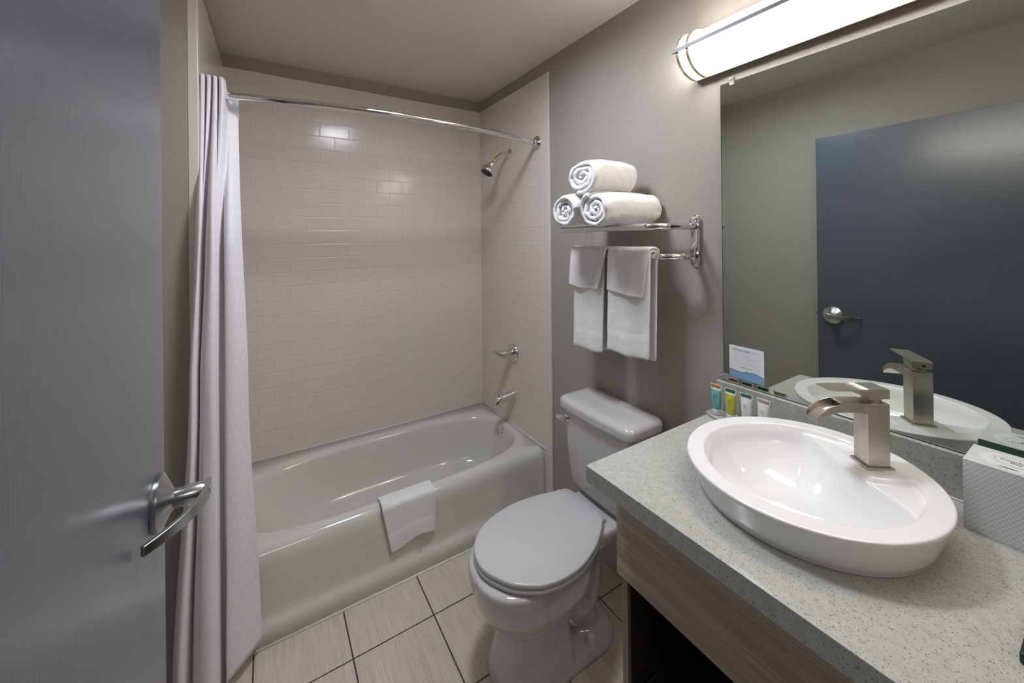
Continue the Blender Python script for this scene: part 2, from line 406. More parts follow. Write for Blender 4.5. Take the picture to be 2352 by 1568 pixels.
# ------------------------------------------------------------------ door, open along the left wall
XD = -0.168; YD = 0.9928
door = struct('door_1', MB().box(XD - 0.037, XD, -0.09, YD, 0.012, 2.0318), 'door', bevel=0.0015)
hy, hz = 0.917, 1.018
ros = obj('lever_handle', MB().lathe([(0.0465, 0.0), (0.0475, 0.002), (0.0475, 0.009), (0.0445, 0.0105), (0.0190, 0.0235), (0.0160, 0.0265), (0.0165, 0.0275), (0.0165, 0.0385), (0.0155, 0.0390), (0.0155, 0.0402), (0.0168, 0.0408), (0.0168, 0.064), (0.013, 0.071)], (XD, hy, hz), (1, 0, 0), 64), 'steel', door, smooth=True, auto=30)
arc = []
for k in range(25):
    t = k / 24
    # arc in plan: out from the neck, bending toward the hinge side and back to the door
    y = hy + 0.014 - 0.138 * t ** 1.05
    x = XD + 0.0735 - 0.066 * t ** 2.3
    arc.append((x, y))
rings = []
for k, (x, y) in enumerate(arc):
    x2, y2 = arc[min(k + 1, 24)]; x1, y1 = arc[max(k - 1, 0)]
    tx, ty = x2 - x1, y2 - y1; L = sqrt(tx * tx + ty * ty); nx, ny = ty / L, -tx / L
    h = 0.0150 - 0.0070 * (k / 24) ** 0.7; th = 0.0036
    zz = hz + 0.001 - 0.0055 * (k / 24)
    rings.append([(x + nx * th, y + ny * th, zz - h), (x - nx * th, y - ny * th, zz - h), (x - nx * th, y - ny * th, zz + h), (x + nx * th, y + ny * th, zz + h)])
blade = obj('lever_blade', MB().loft(rings), 'steel', ros, bevel=0.0012)
obj('end_screw', MB().lathe([(0.0065, 0), (0.0065, 0.002), (0.0055, 0.003), (0.002, 0.003), (0.0018, 0.002)], (XD + 0.0745, hy, hz + 0.001), (1, 0.05, 0), 24), 'steel', ros, smooth=True, auto=30)
obj('latch_bolt', MB().box(XD - 0.026, XD - 0.010, YD, YD + 0.012, hz - 0.010, hz + 0.010), 'steel', door, bevel=0.002)

# ------------------------------------------------------------------ bathtub
def selp(t, x0, x1, y0, y1, n):
    c, s_ = cos(t), sin(t); cx, cy, a, bb = (x0 + x1) / 2, (y0 + y1) / 2, (x1 - x0) / 2, (y1 - y0) / 2
    return cx + a * math.copysign(abs(c) ** (2 / n), c), cy + bb * math.copysign(abs(s_) ** (2 / n), s_)
NT = 240
def ring_t(x0, x1, y0, y1, z, n):
    out = []
    for i in range(NT):
        t = 2 * pi * i / NT
        if n is None:
            c, s_ = cos(t), sin(t)
            cc = math.copysign(abs(c) ** 0.55, c); ss = math.copysign(abs(s_) ** 0.55, s_); k = 1 / max(abs(cc), abs(ss))
            x, y = (x0 + x1) / 2 + (x1 - x0) / 2 * cc * k, (y0 + y1) / 2 + (y1 - y0) / 2 * ss * k
        else: x, y = selp(t, x0, x1, y0, y1, n)
        out.append((x, y, z))
    return out
tx0, tx1, tyb = -0.172, 1.2728, 2.4350
rings = []
for yf, z in [(1.6906, 0.0), (1.6906, 0.052), (1.693, 0.062), (1.700, 0.074), (1.708, 0.083), (1.7125, 0.095), (1.7145, 0.12), (1.7165, 0.255), (1.7180, 0.276), (1.7215, 0.294), (1.7275, 0.308), (1.7355, 0.3185), (1.7455, 0.3260), (1.7560, 0.3298), (1.765, 0.3305)]:
    rings.append(ring_t(tx0, tx1, yf, tyb, z, None))
ox0, ox1, oy0, oy1 = -0.125, 1.240, 1.774, 2.354
for dx0, dx1, dy0, dy1, z, n in [(-.006, -.006, -.006, -.006, .3305, 3.6), (0.004, 0.004, 0.004, 0.004, .3285, 3.5), (0.013, 0.011, 0.011, 0.011, .322, 3.4), (0.021, 0.017, 0.017, 0.017, .308, 3.3), (0.035, 0.022, 0.022, 0.022, .28, 3.2),
                                 (0.10, 0.034, 0.035, 0.035, .18, 3.0), (0.15, 0.05, 0.048, 0.048, .11, 2.9), (0.18, 0.066, 0.062, 0.062, .082, 2.8), (0.215, 0.095, 0.085, 0.085, .066, 2.7), (0.27, 0.15, 0.12, 0.12, .060, 2.6), (0.42, 0.35, 0.2, 0.2, .058, 2.4)]:
    rings.append(ring_t(ox0 + dx0, ox1 - dx1, oy0 + dy0, oy1 - dy1, z, n))
bt = thing('bathtub', (0.55, 2.06, 0), 'glossy beige white alcove bathtub with apron front along the tiled wall', 'bathtub')
obj('tub_body', MB().loft(rings), 'tub', bt, smooth=True)
def disc_thing(org, ax, r): return MB().lathe([(r * 0.96, 0), (r, 0.002), (r, 0.006), (r * 0.9, 0.009), (0.0, 0.0095)], org, ax, 40)
obj('overflow_plate', disc_thing((1.2235, 2.095, 0.283), (-1, -0.02, 0.10), 0.038), 'chrome', bt, smooth=True, auto=40)
obj('overflow_screw', MB().lathe([(0.004, 0), (0.004, 0.012), (0.003, 0.0125)], (1.2235, 2.078, 0.283), (-1, -0.02, 0.12), 12), 'dark', bt, smooth=True)
obj('drain', MB().lathe([(0.03, 0), (0.03, 0.004), (0.022, 0.006), (0.0, 0.009)], (1.02, 2.06, 0.059), (0, 0, 1), 32), 'chrome', bt, smooth=True, auto=40)

# ------------------------------------------------------------------ shower fittings
rod = thing('shower_curtain_rod', (0.55, 1.758, 2.0), 'chrome shower curtain rod spanning the tub alcove', 'curtain rod')
RY = lambda x: 1.652 + 0.205 * (x - 0.53) ** 2
obj('rod_tube', MB().tube([(-0.184 + 1.454 * k / 48, RY(-0.184 + 1.454 * k / 48), 1.998) for k in range(49)], 0.0135, 32), 'chrome', rod, smooth=True)
obj('wall_flange', MB().lathe([(0.039, 0), (0.039, 0.003), (0.037, 0.005), (0.020, 0.006), (0.0195, 0.026), (0.0175, 0.027)], (1.2753, 1.762, 1.998), (-1, 0, 0), 48), 'chrome', rod, smooth=True, auto=30)
obj('wall_flange', MB().lathe([(0.034, 0), (0.034, 0.003), (0.032, 0.005), (0.017, 0.006), (0.0165, 0.026), (0.0145, 0.027)], (-0.1865, 1.756, 1.998), (1, 0, 0), 48), 'chrome', rod, smooth=True, auto=30)

sh = thing('overhead_shower', (1.2753, 2.046, 1.99), 'chrome shower head on a bent arm high on the tiled wall', 'shower head')
arm = crom([(1.272, 2.046, 1.989), (1.245, 2.046, 1.989), (1.215, 2.046, 1.982), (1.185, 2.046, 1.958), (1.160, 2.046, 1.930), (1.148, 2.046, 1.916)], 8)
obj('arm', MB().tube(arm, 0.0120, 20), 'chrome', sh, smooth=True)
obj('arm_flange', MB().lathe([(0.032, 0), (0.032, 0.002), (0.026, 0.008), (0.0135, 0.012)], (1.2753, 2.046, 1.989), (-1, 0, 0), 40), 'chrome', sh, smooth=True, auto=40)
dv = Vector((-0.70, 0.0, -0.75)).normalized()
obj('tape_band', MB().lathe([(0.0127, 0), (0.0127, 0.014)], Vector((1.1695, 2.046, 1.941)), dv, 20), 'tape', sh, smooth=True, auto=30)
o0 = Vector((1.150, 2.046, 1.918)); dh = Vector((-0.55, 0.02, -0.83)).normalized()
obj('head_body', MB().lathe([(0.013, -0.004), (0.0185, 0), (0.0190, 0.010), (0.0165, 0.014), (0.0165, 0.018), (0.026, 0.024), (0.035, 0.033), (0.040, 0.047), (0.0405, 0.063), (0.0385, 0.066)], o0, dh, 40), 'chrome', sh, smooth=True, auto=40)
b = MB().lathe([(0.0365, 0.0), (0.0365, 0.003), (0.0, 0.004)], o0 + dh * 0.0642, dh, 32)
fa = o0 + dh * 0.0675; e1 = dh.cross(Vector((0, 1, 0))).normalized(); e2 = dh.cross(e1)
for rr, nn in ((0.0, 1), (0.011, 6), (0.021, 11), (0.031, 16)):
    for k in range(nn):
        a = 2 * pi * k / nn; b.lathe([(0.0023, 0), (0.0018, 0.005), (0.0002, 0.0056)], fa + (e1 * cos(a) + e2 * sin(a)) * rr, dh, 8)
obj('nozzle_face', b, 'dark', sh, smooth=True, auto=40)

vv = thing('shower_valve', (1.2753, 2.036, 0.77), 'round chrome shower valve plate with single lever on tiled wall', 'faucet')
obj('valve_plate', MB().lathe([(0.060, 0), (0.061, 0.003), (0.058, 0.009), (0.050, 0.012), (0.0, 0.0125)], (1.2753, 2.036, 0.775), (-1, 0, 0), 56), 'chrome', vv, smooth=True, auto=40)
obj('valve_hub', MB().lathe([(0.024, 0.010), (0.024, 0.034), (0.0225, 0.036), (0.0225, 0.038), (0.024, 0.040), (0.024, 0.050), (0.018, 0.052)], (1.2753, 2.036, 0.775), (-1, 0, 0), 40), 'chrome', vv, smooth=True, auto=30)
pts = crom([(1.232, 2.036, 0.775), (1.212, 2.036, 0.773), (1.192, 2.036, 0.776), (1.168, 2.035, 0.786), (1.146, 2.034, 0.800), (1.132, 2.033, 0.806)], 6)
rr = [0.020 + 0.007 * sin(pi * min(1, i / 14)) if i < 15 else max(0.0075, 0.020 - (i - 14) * 0.0011) for i in range(len(pts))]
obj('valve_lever', MB().tube(pts, rr, 24), 'chrome', vv, smooth=True)
for dz in (0.040, -0.040):
    obj('plate_screw', MB().lathe([(0.0045, 0.010), (0.0045, 0.0135), (0.003, 0.0145)], (1.2753, 2.036 + dz * 0.5, 0.775 + dz), (-1, 0, 0), 12), 'chrome', vv, smooth=True, auto=30)

sp = thing('tub_spout', (1.2753, 2.032, 0.51), 'chrome bathtub spout with diverter knob below the shower valve', 'spout')
rings = []
for t, hw, zt, zb in [(0, .029, .038, -.026), (0.004, .0295, .0385, -.0265), (0.03, .028, .034, -.024), (0.06, .025, .028, -.020), (0.085, .024, .026, -.018), (0.104, .0235, .0235, -.019), (0.112, .0235, .021, -.036), (0.124, .023, .014, -.040), (0.133, .0215, .003, -.040), (0.137, .020, -.012, -.040)]:
    zc_, zh = (zt + zb) / 2, (zt - zb) / 2
    rings.append([(1.2753 - t, 2.032 + hw * math.copysign(abs(cos(a)) ** 0.8, cos(a)), 0.510 + zc_ + zh * math.copysign(abs(sin(a)) ** 0.8, sin(a))) for a in [2 * pi * k / 36 for k in range(36)]])
obj('spout_body', MB().loft(rings), 'chrome', sp, smooth=True, auto=50)
obj('diverter_knob', MB().lathe([(0.004, -0.006), (0.004, 0.012), (0.009, 0.014), (0.009, 0.019), (0.005, 0.021)], (1.166, 2.032, 0.527), (-0.15, 0, 1), 20), 'chrome', sp, smooth=True, auto=30)

# ------------------------------------------------------------------ shower curtain
top = []
for k in range(4): top += [(-.1855 + .0162 * k, 1.728), (-.1815 + .0162 * k, 1.706), (-.1745 + .0162 * k, 1.706)]
top += [(-.1207, 1.728), (-.1165, 1.745), (-.1130, 1.772), (-.1080, 1.782), (-.0980, 1.785), (-.0820, 1.787)]
mid = [(-.205, 1.655), (-.213, 1.640), (-.209, 1.620), (-.200, 1.615), (-.192, 1.628), (-.188, 1.648), (-.183, 1.628), (-.173, 1.612), (-.158, 1.606), (-.146, 1.612), (-.140, 1.630), (-.137, 1.648), (-.131, 1.655), (-.124, 1.655), (-.120, 1.636), (-.114, 1.622), (-.088, 1.630), (-.057, 1.668)]
bot = [(-.250, 1.655), (-.262, 1.625), (-.250, 1.590), (-.235, 1.580), (-.222, 1.600), (-.214, 1.635), (-.205, 1.600), (-.190, 1.570), (-.165, 1.560), (-.145, 1.572), (-.138, 1.600), (-.135, 1.630), (-.130, 1.645), (-.124, 1.645), (-.121, 1.615), (-.117, 1.590), (-.075, 1.610), (-.024, 1.670)]
assert len(top) == len(mid) == len(bot)
def path2(pts): return [Vector((p[0], p[1], 0)) for p in crom([(x, y, 0) for x, y in pts], 10)]
T_, M_, B_ = path2(top), path2(mid), path2(bot); NU = len(T_)
arcl = [0.0]
for i in range(1, NU): arcl.append(arcl[-1] + max((B_[i] - B_[i - 1]).length, 0.006))
NV = 110; ztop = 2.052; vs = []; uvs = []
for j in range(NV):
    v = j / (NV - 1)
    for i in range(NU):
        s_ = i / (NU - 1)
        zt = ztop + 0.0012 * sin(i * 0.21) if s_ < 0.76 else ztop - 0.06 * sst(0.76, 0.84, s_)
        zb = 0.022 + 0.035 * sst(0.80, 1.0, s_) + 0.004 * sin(i * 0.21)
        z = zt + (zb - zt) * v
        if z > 1.05:
            t_ = min(1, max(0, (2.05 - z) / 1.0)); ky = sst(0, 0.62, t_); kx = t_ ** 1.25; p = Vector((T_[i].x + (M_[i].x - T_[i].x) * kx, T_[i].y + (M_[i].y - T_[i].y) * ky, 0))
        else:
            k = sst(0, 1, (1.05 - z) / 1.05); p = M_[i].lerp(B_[i], k)
        nz = noise.noise(Vector((i * 0.05, z * 1.7, 3.1)))
        vs.append((p.x + 0.004 * nz, p.y + 0.004 * noise.noise(Vector((i * 0.06, z * 2.3, 8.0))), z)); uvs.append((arcl[i] * 1.15, z))
mb = MB(); mb.v = vs; mb.f = [(j * NU + i, j * NU + i + 1, (j + 1) * NU + i + 1, (j + 1) * NU + i) for j in range(NV - 1) for i in range(NU - 1)]
cu = thing('shower_curtain', (-0.15, 1.74, 0.02), 'white dotted fabric shower curtain drawn to the left end of the rod', 'shower curtain')
co_ = obj('curtain_panel', mb, 'curtain', cu, smooth=True, uv=uvs); mod(co_, 'SOLIDIFY', thickness=0.0014, offset=0)
# inside reinforced heading flap below the rod
fl = grid(14, 16, lambda a, c: (-0.118 + 0.036 * a + 0.002 * c, 1.776 + 0.003 * sin(a * 5), 2.006 - (0.085 - 0.02 * (1 - a)) * c))
fo = obj('heading_flap', fl, 'flap_cloth', cu, smooth=True); mod(fo, 'SOLIDIFY', thickness=0.0016, offset=0)

# ------------------------------------------------------------------ towels
def cloth_shape(nu, nv, fn, thick, name, parent=None, sub=1, bumpy=0.0015, vfun=None, mat='terry'):
    mb = grid(nu, nv, fn)
    uv = [(i / (nu - 1), vfun(i / (nu - 1), j / (nv - 1)) if vfun else 1.0) for j in range(nv) for i in range(nu)]
    o = obj(name, mb, mat, parent, smooth=True, uv=uv)
    mod(o, 'SOLIDIFY', thickness=thick, offset=0, use_rim=True)
    mod(o, 'SUBSURF', levels=sub, render_levels=sub)
    if bumpy:
        t = bpy.data.textures.get('cloth_clouds') or bpy.data.textures.new('cloth_clouds', 'CLOUDS'); t.noise_scale = 0.035; t.noise_depth = 2
        mod(o, 'DISPLACE', texture=t, strength=bumpy * 2, mid_level=0.5, texture_coords='GLOBAL')
    return o
def drape(name, y0, y1, xf, xb, ztop, zf, zb, thick, label, cat, group=None, ya=0.0, ph=0.0, flare=0.0, slant=0.0, ytf=None):
    """cloth hung over a rail running along y; front face at x=xf, back at x=xb"""
    Lf = ztop - zf; Lb = ztop - zb; arc_ = pi * (xb - xf) / 2; Ltot = Lf + arc_ + Lb
    def fn(a, c):
        d = c * Ltot
        if d < Lf: x, z, k = xf, zf + d, 1 - d / Lf
        elif d < Lf + arc_:
            q = (d - Lf) / arc_ * pi; r = (xb - xf) / 2
            x, z, k = (xf + xb) / 2 - r * cos(q), ztop + r * 0.45 * sin(q), 0
        else: x, z, k = xb, ztop - (d - Lf - arc_), (d - Lf - arc_) / Lb
        front = d < Lf + arc_ / 2
        y = y1 + (y0 - y1) * a
        yc_ = (y0 + y1) / 2
        y = yc_ + (y - yc_) * (1 + flare * k) + ya * k
        wv = 0.004 * sin(a * 7 + ph + c * 2) + 0.003 * sin(a * 13 + ph * 2)
        x = x + wv * (0.3 + k) * (1 if front else 0.6) - (0.006 * k if front else 0)
        z = z + (slant * (a - 0.5) + 0.003 * sin(a * 5 + ph)) * k
        return (x, y, z)
    hem = (lambda v: v) if name == 'hand_towel' else (lambda v: v if v < 0.03 else v + 0.2)
    o = cloth_shape(22, 46, fn, thick, name, vfun=lambda a, c: hem(min(c * Ltot, (1 - c) * Ltot)))
    tag(o, label, cat, group); return o
ZL = 1.4045; XA = XR - 0.130; TR = 0.0095
# long hand towels first, washcloths over them
drape('hand_towel', 1.120, 1.300, XA - 0.018, XA + 0.018, 1.417, 1.008, 1.012, 0.010, 'long white hand towel on the lower rail, farther from the mirror, under a washcloth', 'towel', 'hanging white hand towels', ph=0.4, slant=0.012, ya=0.014, flare=-0.05)
drape('hand_towel', 0.900, 1.098, XA - 0.018, XA + 0.018, 1.417, 1.036, 1.026, 0.010, 'long white hand towel on the lower rail, nearer the mirror, under a washcloth', 'towel', 'hanging white hand towels', ph=1.9, ya=0.008, slant=0.006)
drape('washcloth', 1.100, 1.306, XA - 0.028, XA + 0.028, 1.422, 1.266, 1.262, 0.008, 'short folded white washcloth hung over the far hand towel beside the tub wall', 'washcloth', 'hanging white washcloths', ph=2.6, slant=-0.004, ya=0.026, flare=-0.14)
drape('washcloth', 0.900, 1.094, XA - 0.028, XA + 0.028, 1.422, 1.262, 1.290, 0.008, 'short folded white washcloth hung over the near hand towel by the mirror', 'washcloth', 'hanging white washcloths', ph=0.9, ya=0.018, slant=-0.006, flare=-0.10)

def roll(name, yc_, zc_, x0, x1, ry, rz, ph, label, tilt=0.0):
    turns = 3.1; nS = 150; nX = 26; th = 0.0165
    def fn(a, c):
        # c along the spiral (inner to outer), a along the axis
        q = c * turns * 2 * pi; r = 0.10 + 0.90 * (c ** 0.92)
        dirv = Vector((cos(q), sin(q), ph * 3))
        wob = 1 + 0.05 * noise.noise(dirv * 1.3) + (0.30 * noise.noise(dirv * 1.9 + Vector((0, 0, c * 2.0))) + 0.10 * sin(2 * q + ph)) * (1 - c) ** 0.7
        inset = 0.010 * (1 - abs(2 * a - 1) ** 6)
        rr_ = r * wob - th / 2 / 0.07
        e = 0.008 * noise.noise(Vector((c * 16, ph, a * 1.0)))
        x = x0 + (x1 - x0) * a + e + 0.010 * (1 - c) * (1 if a < 0.5 else -1) * (abs(2 * a - 1) ** 8)
        fr = 1 - 0.10 * abs(2 * a - 1) ** 10 * (c > 0.75)
        sag = 0.012 * max(0, 1 - a / 0.35) ** 2
        return (x, yc_ + ry * rr_ * cos(q + ph) * fr + tilt * a, zc_ - sag + rz * rr_ * sin(q + ph) * fr)
    o = cloth_shape(nX, nS, fn, th, name, bumpy=0.003, vfun=lambda a, c: 0.5)
    tag(o, label, 'towel', 'rolled white towels on the rack'); return o
roll('rolled_towel', 1.010, 1.583, 0.968, 1.268, 0.081, 0.069, 0.6, 'rolled white towel at bottom right of the pyramid, nearest the mirror')
roll('rolled_towel', 1.170, 1.583, 0.965, 1.262, 0.082, 0.069, 2.4, 'rolled white towel at bottom left of the pyramid, beside the tub wall')
roll('rolled_towel', 1.072, 1.704, 0.970, 1.205, 0.088, 0.071, 4.4, 'rolled white towel on top of the pyramid on the chrome rack', tilt=0.015)

# towel over tub edge
def tubtowel(a, c):
    Lf = 0.200; r = 0.030; L2 = 0.05; L3 = 0.13; T = Lf + r * 1.57 + L2 + L3; d = c * T
    xl = 0.4330; xr = 0.6440
    if d < Lf: y, z = 1.7085, 0.150 + d * (0.322 - 0.150) / Lf; k = 1 - d / Lf
    elif d < Lf + r * 1.57:
        q = (d - Lf) / r; y, z = 1.7085 + 0.022 * (1 - cos(q)), 0.322 + 0.0175 * sin(q); k = 0
    elif d < Lf + r * 1.57 + L2: y, z = 1.7305 + (d - Lf - r * 1.57), 0.3395; k = 0
    else:
        e = (d - Lf - r * 1.57 - L2) / L3; y, z = 1.7805 + 0.030 * e ** 0.6, 0.3395 - 0.11 * e ** 1.3; k = 0
    x = xl + (xr - xl) * a + (1 - a) * (-0.026) * (1 - k) * 1.0 + a * 0.0
    x += (1 - a) * 0.010 * k
    # uneven hem: left corner lowest, bunch in the middle
    z += k * (-0.016 * (1 - a) ** 2 + 0.020 * exp(-((a - 0.62) / 0.22) ** 2))
    y += -k * (0.010 * exp(-((a - 0.55) / 0.25) ** 2) + 0.004 * sin(a * 9 + 1)) - 0.003
    return (x, y, z + 0.001)
tt = cloth_shape(26, 40, tubtowel, 0.007, 'bath_towel', vfun=lambda a, c: c * 0.40, bumpy=0.001)
tag(tt, 'white terry towel draped over the front rim of the bathtub', 'towel')
tl = obj('care_tag', MB().box(0.560, 0.580, 1.6915, 1.6925, 0.146, 0.158), 'print_grey')
tl.parent = tt
tb = cloth_shape(12, 14, lambda a, c: (0.505 + 0.10 * a, 1.7105 + 0.004 * sin(a * 6), 0.20 - (0.055 - 0.02 * a) * c), 0.005, 'under_layer', vfun=lambda a, c: (1 - c) * 0.06, bumpy=0.001)
tb.parent = tt

# ------------------------------------------------------------------ towel rack
rk = thing('towel_rack', (XR, 1.09, 1.455), 'chrome wall towel rack with upper shelf rails and lower towel bar', 'towel rack')
TR = 0.0115
def ubar(dx, y0, y1, z, rad=0.055):
    xf = XR - dx; P = [(XR - 0.006, y0, z), (XR - 0.03, y0, z)]
    P += [(xf + rad - rad * sin(pi / 2 * k / 12), y0 + rad - rad * cos(pi / 2 * k / 12), z) for k in range(13)]
    P += [(xf, y0 + rad + (y1 - y0 - 2 * rad) * k / 10, z) for k in range(1, 10)]
    P += [(xf + rad - rad * cos(pi / 2 * k / 12), y1 - rad + rad * sin(pi / 2 * k / 12), z) for k in range(13)]
    P += [(XR - 0.03, y1, z), (XR - 0.006, y1, z)]
    return MB().tube(P, TR, 22)
ZU = 1.5075
for yc_ in (0.822, 1.362):
    poly = []
    for k in range(25): a = pi * k / 24; poly.append((0.021 * cos(a), 0.070 + 0.021 * sin(a)))
    for k in range(25): a = pi + pi * k / 24; poly.append((0.021 * cos(a), -0.070 + 0.021 * sin(a)))
    b = MB().loft([[(x, yc_ + p * (0.8 if q else 1), 1.457 + z * (0.97 if q else 1)) for p, z in poly] for x, q in ((XR, 0), (XR - 0.007, 0), (XR - 0.009, 1))])
    pl = obj('wall_plate', b, 'chrome', rk, smooth=True, auto=30)
    for z in (1.457 + 0.076, 1.457 - 0.076):
        obj('plate_screw', MB().lathe([(0.007, 0), (0.007, 0.002), (0.0045, 0.0045), (0.001, 0.005)], (XR - 0.009, yc_, z), (-1, 0, 0), 20), 'chrome', pl, smooth=True, auto=40)
obj('shelf_rail', ubar(0.205, 0.822, 1.362, ZU), 'chrome', rk, smooth=True)
obj('rear_rail', MB().tube([(XR - 0.075, 0.822, ZU), (XR - 0.075, 1.362, ZU)], 0.0075, 16), 'chrome', rk, smooth=True)
obj('towel_bar', ubar(0.130, 0.822, 1.362, ZL), 'chrome', rk, smooth=True)
PM = basis((XR - 0.0094, 0.8355, 1.447), (0, -1, 0), (0, 0, 1))
text('stamp', 'SUS304', 0.0062, 'print_grey', PM, rk, ext=0.0001)

# ------------------------------------------------------------------ toilet
ty = 1.155
to = thing('toilet', (0.95, ty, 0), 'white two piece toilet with closed lid between tub and vanity', 'toilet')
def egg(xf, xr, hw, z, yo=0.0, n=56, ex=2.3, skew=0.07):
    out = []
    xm = xf + (xr - xf) * 0.56
    for k in range(n):
        a = 2 * pi * k / n; c, s_ = cos(a), sin(a)
        x = xm + (xr - xm if c > 0 else xm - xf) * math.copysign(abs(c) ** (2 / (ex if c < 0 else 3.0)), c)
        y = hw * math.copysign(abs(s_) ** (2 / ex), s_)
        out.append((x, 1.128 + (x - 0.57) * skew + y + yo, z))
    return out
bm_ = MB()
def ped(xf, xr, hw, z, n=64):
    out = []; xm = (xf + xr) / 2 + 0.02
    for k in range(n):
        a = 2 * pi * k / n; c, s_ = cos(a), sin(a)
        x = xm + (xr - xm if c > 0 else xm - xf) * math.copysign(abs(c) ** (2 / (2.4 if c < 0 else 9.0)), c)
        out.append((x, 1.140 + hw * math.copysign(abs(s_) ** (2 / (2.4 if c < 0 else 9.0)), s_), z))
    return out
bm_.loft([ped(0.622, 0.895, 0.122, 0.0), ped(0.625, 0.892, 0.120, 0.03), ped(0.648, 0.885, 0.103, 0.10), ped(0.660, 0.880, 0.097, 0.16), ped(0.664, 0.880, 0.097, 0.25)])
bm_.loft([egg(0.68, 0.90, 0.08, 0.165), egg(0.645, 0.94, 0.112, 0.185), egg(0.615, 0.965, 0.136, 0.215), egg(0.602, 0.975, 0.146, 0.238), egg(0.594, 0.982, 0.152, 0.250), egg(0.584, 0.988, 0.160, 0.256), egg(0.568, 0.996, 0.172, 0.290), egg(0.556, 1.005, 0.181, 0.335), egg(0.551, 1.01, 0.184, 0.365), egg(0.552, 1.01, 0.184, 0.385), egg(0.560, 1.0, 0.176, 0.394)])
# rear deck below the tank
def rrect(x0, x1, y0, y1, z, r, n=8):
    out = []
    for cx, cy, a0 in ((x1 - r, y1 - r, 0), (x0 + r, y1 - r, pi / 2), (x0 + r, y0 + r, pi), (x1 - r, y0 + r, 1.5 * pi)):
        for k in range(n + 1): a = a0 + pi / 2 * k / n; out.append((cx + r * cos(a), cy + r * sin(a), z))
    return out
bm_.loft([rrect(0.93, 1.235, ty - 0.090, ty + 0.090, 0.315, 0.04), rrect(0.90, 1.245, ty - 0.115, ty + 0.115, 0.345, 0.045), rrect(0.90, 1.25, ty - 0.122, ty + 0.122, 0.375, 0.045), rrect(0.905, 1.245, ty - 0.118, ty + 0.118, 0.396, 0.04)])
# foot
bm_.loft([rrect(0.70, 1.122, 1.147 - 0.136, 1.147 + 0.136, 0.0, 0.125, 14), rrect(0.70, 1.120, 1.147 - 0.134, 1.147 + 0.134, 0.014, 0.123, 14), rrect(0.71, 1.106, 1.147 - 0.120, 1.147 + 0.120, 0.029, 0.112, 14), rrect(0.72, 1.09, 1.147 - 0.105, 1.147 + 0.105, 0.032, 0.10, 14)])
tp = crom([(0.88, 1.14, 0.20), (0.945, 1.14, 0.105), (1.005, 1.145, 0.085), (1.045, 1.150, 0.150), (1.068, 1.153, 0.25), (1.10, 1.155, 0.335)], 8)
bm_.tube(tp, [0.062 - 0.012 * i / (len(tp) - 1) for i in range(len(tp))], 28)
bm_.tube([(0.95, 1.14, 0.10), (1.0, 1.145, 0.06), (1.01, 1.145, 0.02)], [0.055, 0.060, 0.066], 28)
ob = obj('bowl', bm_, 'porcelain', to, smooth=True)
mod(ob, 'REMESH', mode='VOXEL', voxel_size=0.0050, use_smooth_shade=True)
mod(ob, 'SMOOTH', factor=0.5, iterations=4)
for s_ in (-1, 1):
    obj('bolt_cap', MB().lathe([(0.020, 0), (0.020, 0.004), (0.0155, 0.010), (0.0150, 0.028), (0.010, 0.036), (0.001, 0.038)], (0.968, 1.147 + s_ * 0.098, 0.027), (0, s_ * 0.12, 1), 32), 'white_plastic', to, smooth=True, auto=60)
lidp = [(0.5705, 1.131), (0.5785, 1.180), (0.600, 1.222), (0.640, 1.262), (0.700, 1.292), (0.760, 1.307), (0.819, 1.314), (0.880, 1.310), (0.936, 1.3005), (0.985, 1.288), (1.030, 1.280), (1.0523, 1.270), (1.0600, 1.250), (1.0650, 1.17), (1.0600, 1.085), (1.0496, 1.062), (1.010, 1.028), (0.960, 0.993), (0.905, 0.966), (0.840, 0.946), (0.774, 0.942), (0.730, 0.948), (0.688, 0.9613), (0.6247, 1.0076), (0.5896, 1.062), (0.574, 1.10)]
lo = [(p.x, p.y) for p in crom([(x, y, 0) for x, y in lidp], 6, closed=True)]
lcx = sum(p[0] for p in lo) / len(lo); lcy = sum(p[1] for p in lo) / len(lo)
def scl(k, z, off=0.0): return [(lcx + (x - lcx) * k, lcy + (y - lcy) * k, z) for x, y in lo]
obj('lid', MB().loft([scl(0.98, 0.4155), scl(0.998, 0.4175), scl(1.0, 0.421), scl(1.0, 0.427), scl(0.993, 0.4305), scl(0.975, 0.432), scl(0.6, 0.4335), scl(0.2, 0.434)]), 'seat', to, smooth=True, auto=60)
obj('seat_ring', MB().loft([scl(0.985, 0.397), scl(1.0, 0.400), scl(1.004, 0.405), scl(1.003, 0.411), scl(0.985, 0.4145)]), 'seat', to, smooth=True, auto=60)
for s_ in (-0.075, 0.075):
    obj('seat_hinge', MB().box(1.050, 1.082, ty + 0.012 + s_ - 0.018, ty + 0.012 + s_ + 0.018, 0.396, 0.414), 'seat', to, bevel=0.006)
def tk(z, x0, hy, xb_=1.272, r=0.03, bow=0.0):
    out = []
    for (x, y, zz) in rrect(x0, xb_, ty - hy, ty + hy, z, r, 8):
        if bow and x < x0 + 0.04: x -= bow * (1 - ((y - ty) / hy) ** 2)
        out.append((x, y, zz))
    return out
def tk2(z, x0, hy, xb_, r, bow):
    base = tk(z, x0, hy, xb_, r); n = len(base); dens = []
    for i in range(n):
        p, q = Vector(base[i]), Vector(base[(i + 1) % n]); m = 8 if i % 9 == 8 else 1
        for k in range(m): dens.append(p.lerp(q, k / m))
    res = []
    for p in dens:
        wgt = max(0.0, 1 - (p.x - x0) / 0.05); res.append((p.x - bow * wgt * max(0, 1 - ((p.y - ty) / hy) ** 2), p.y, z))
    return res
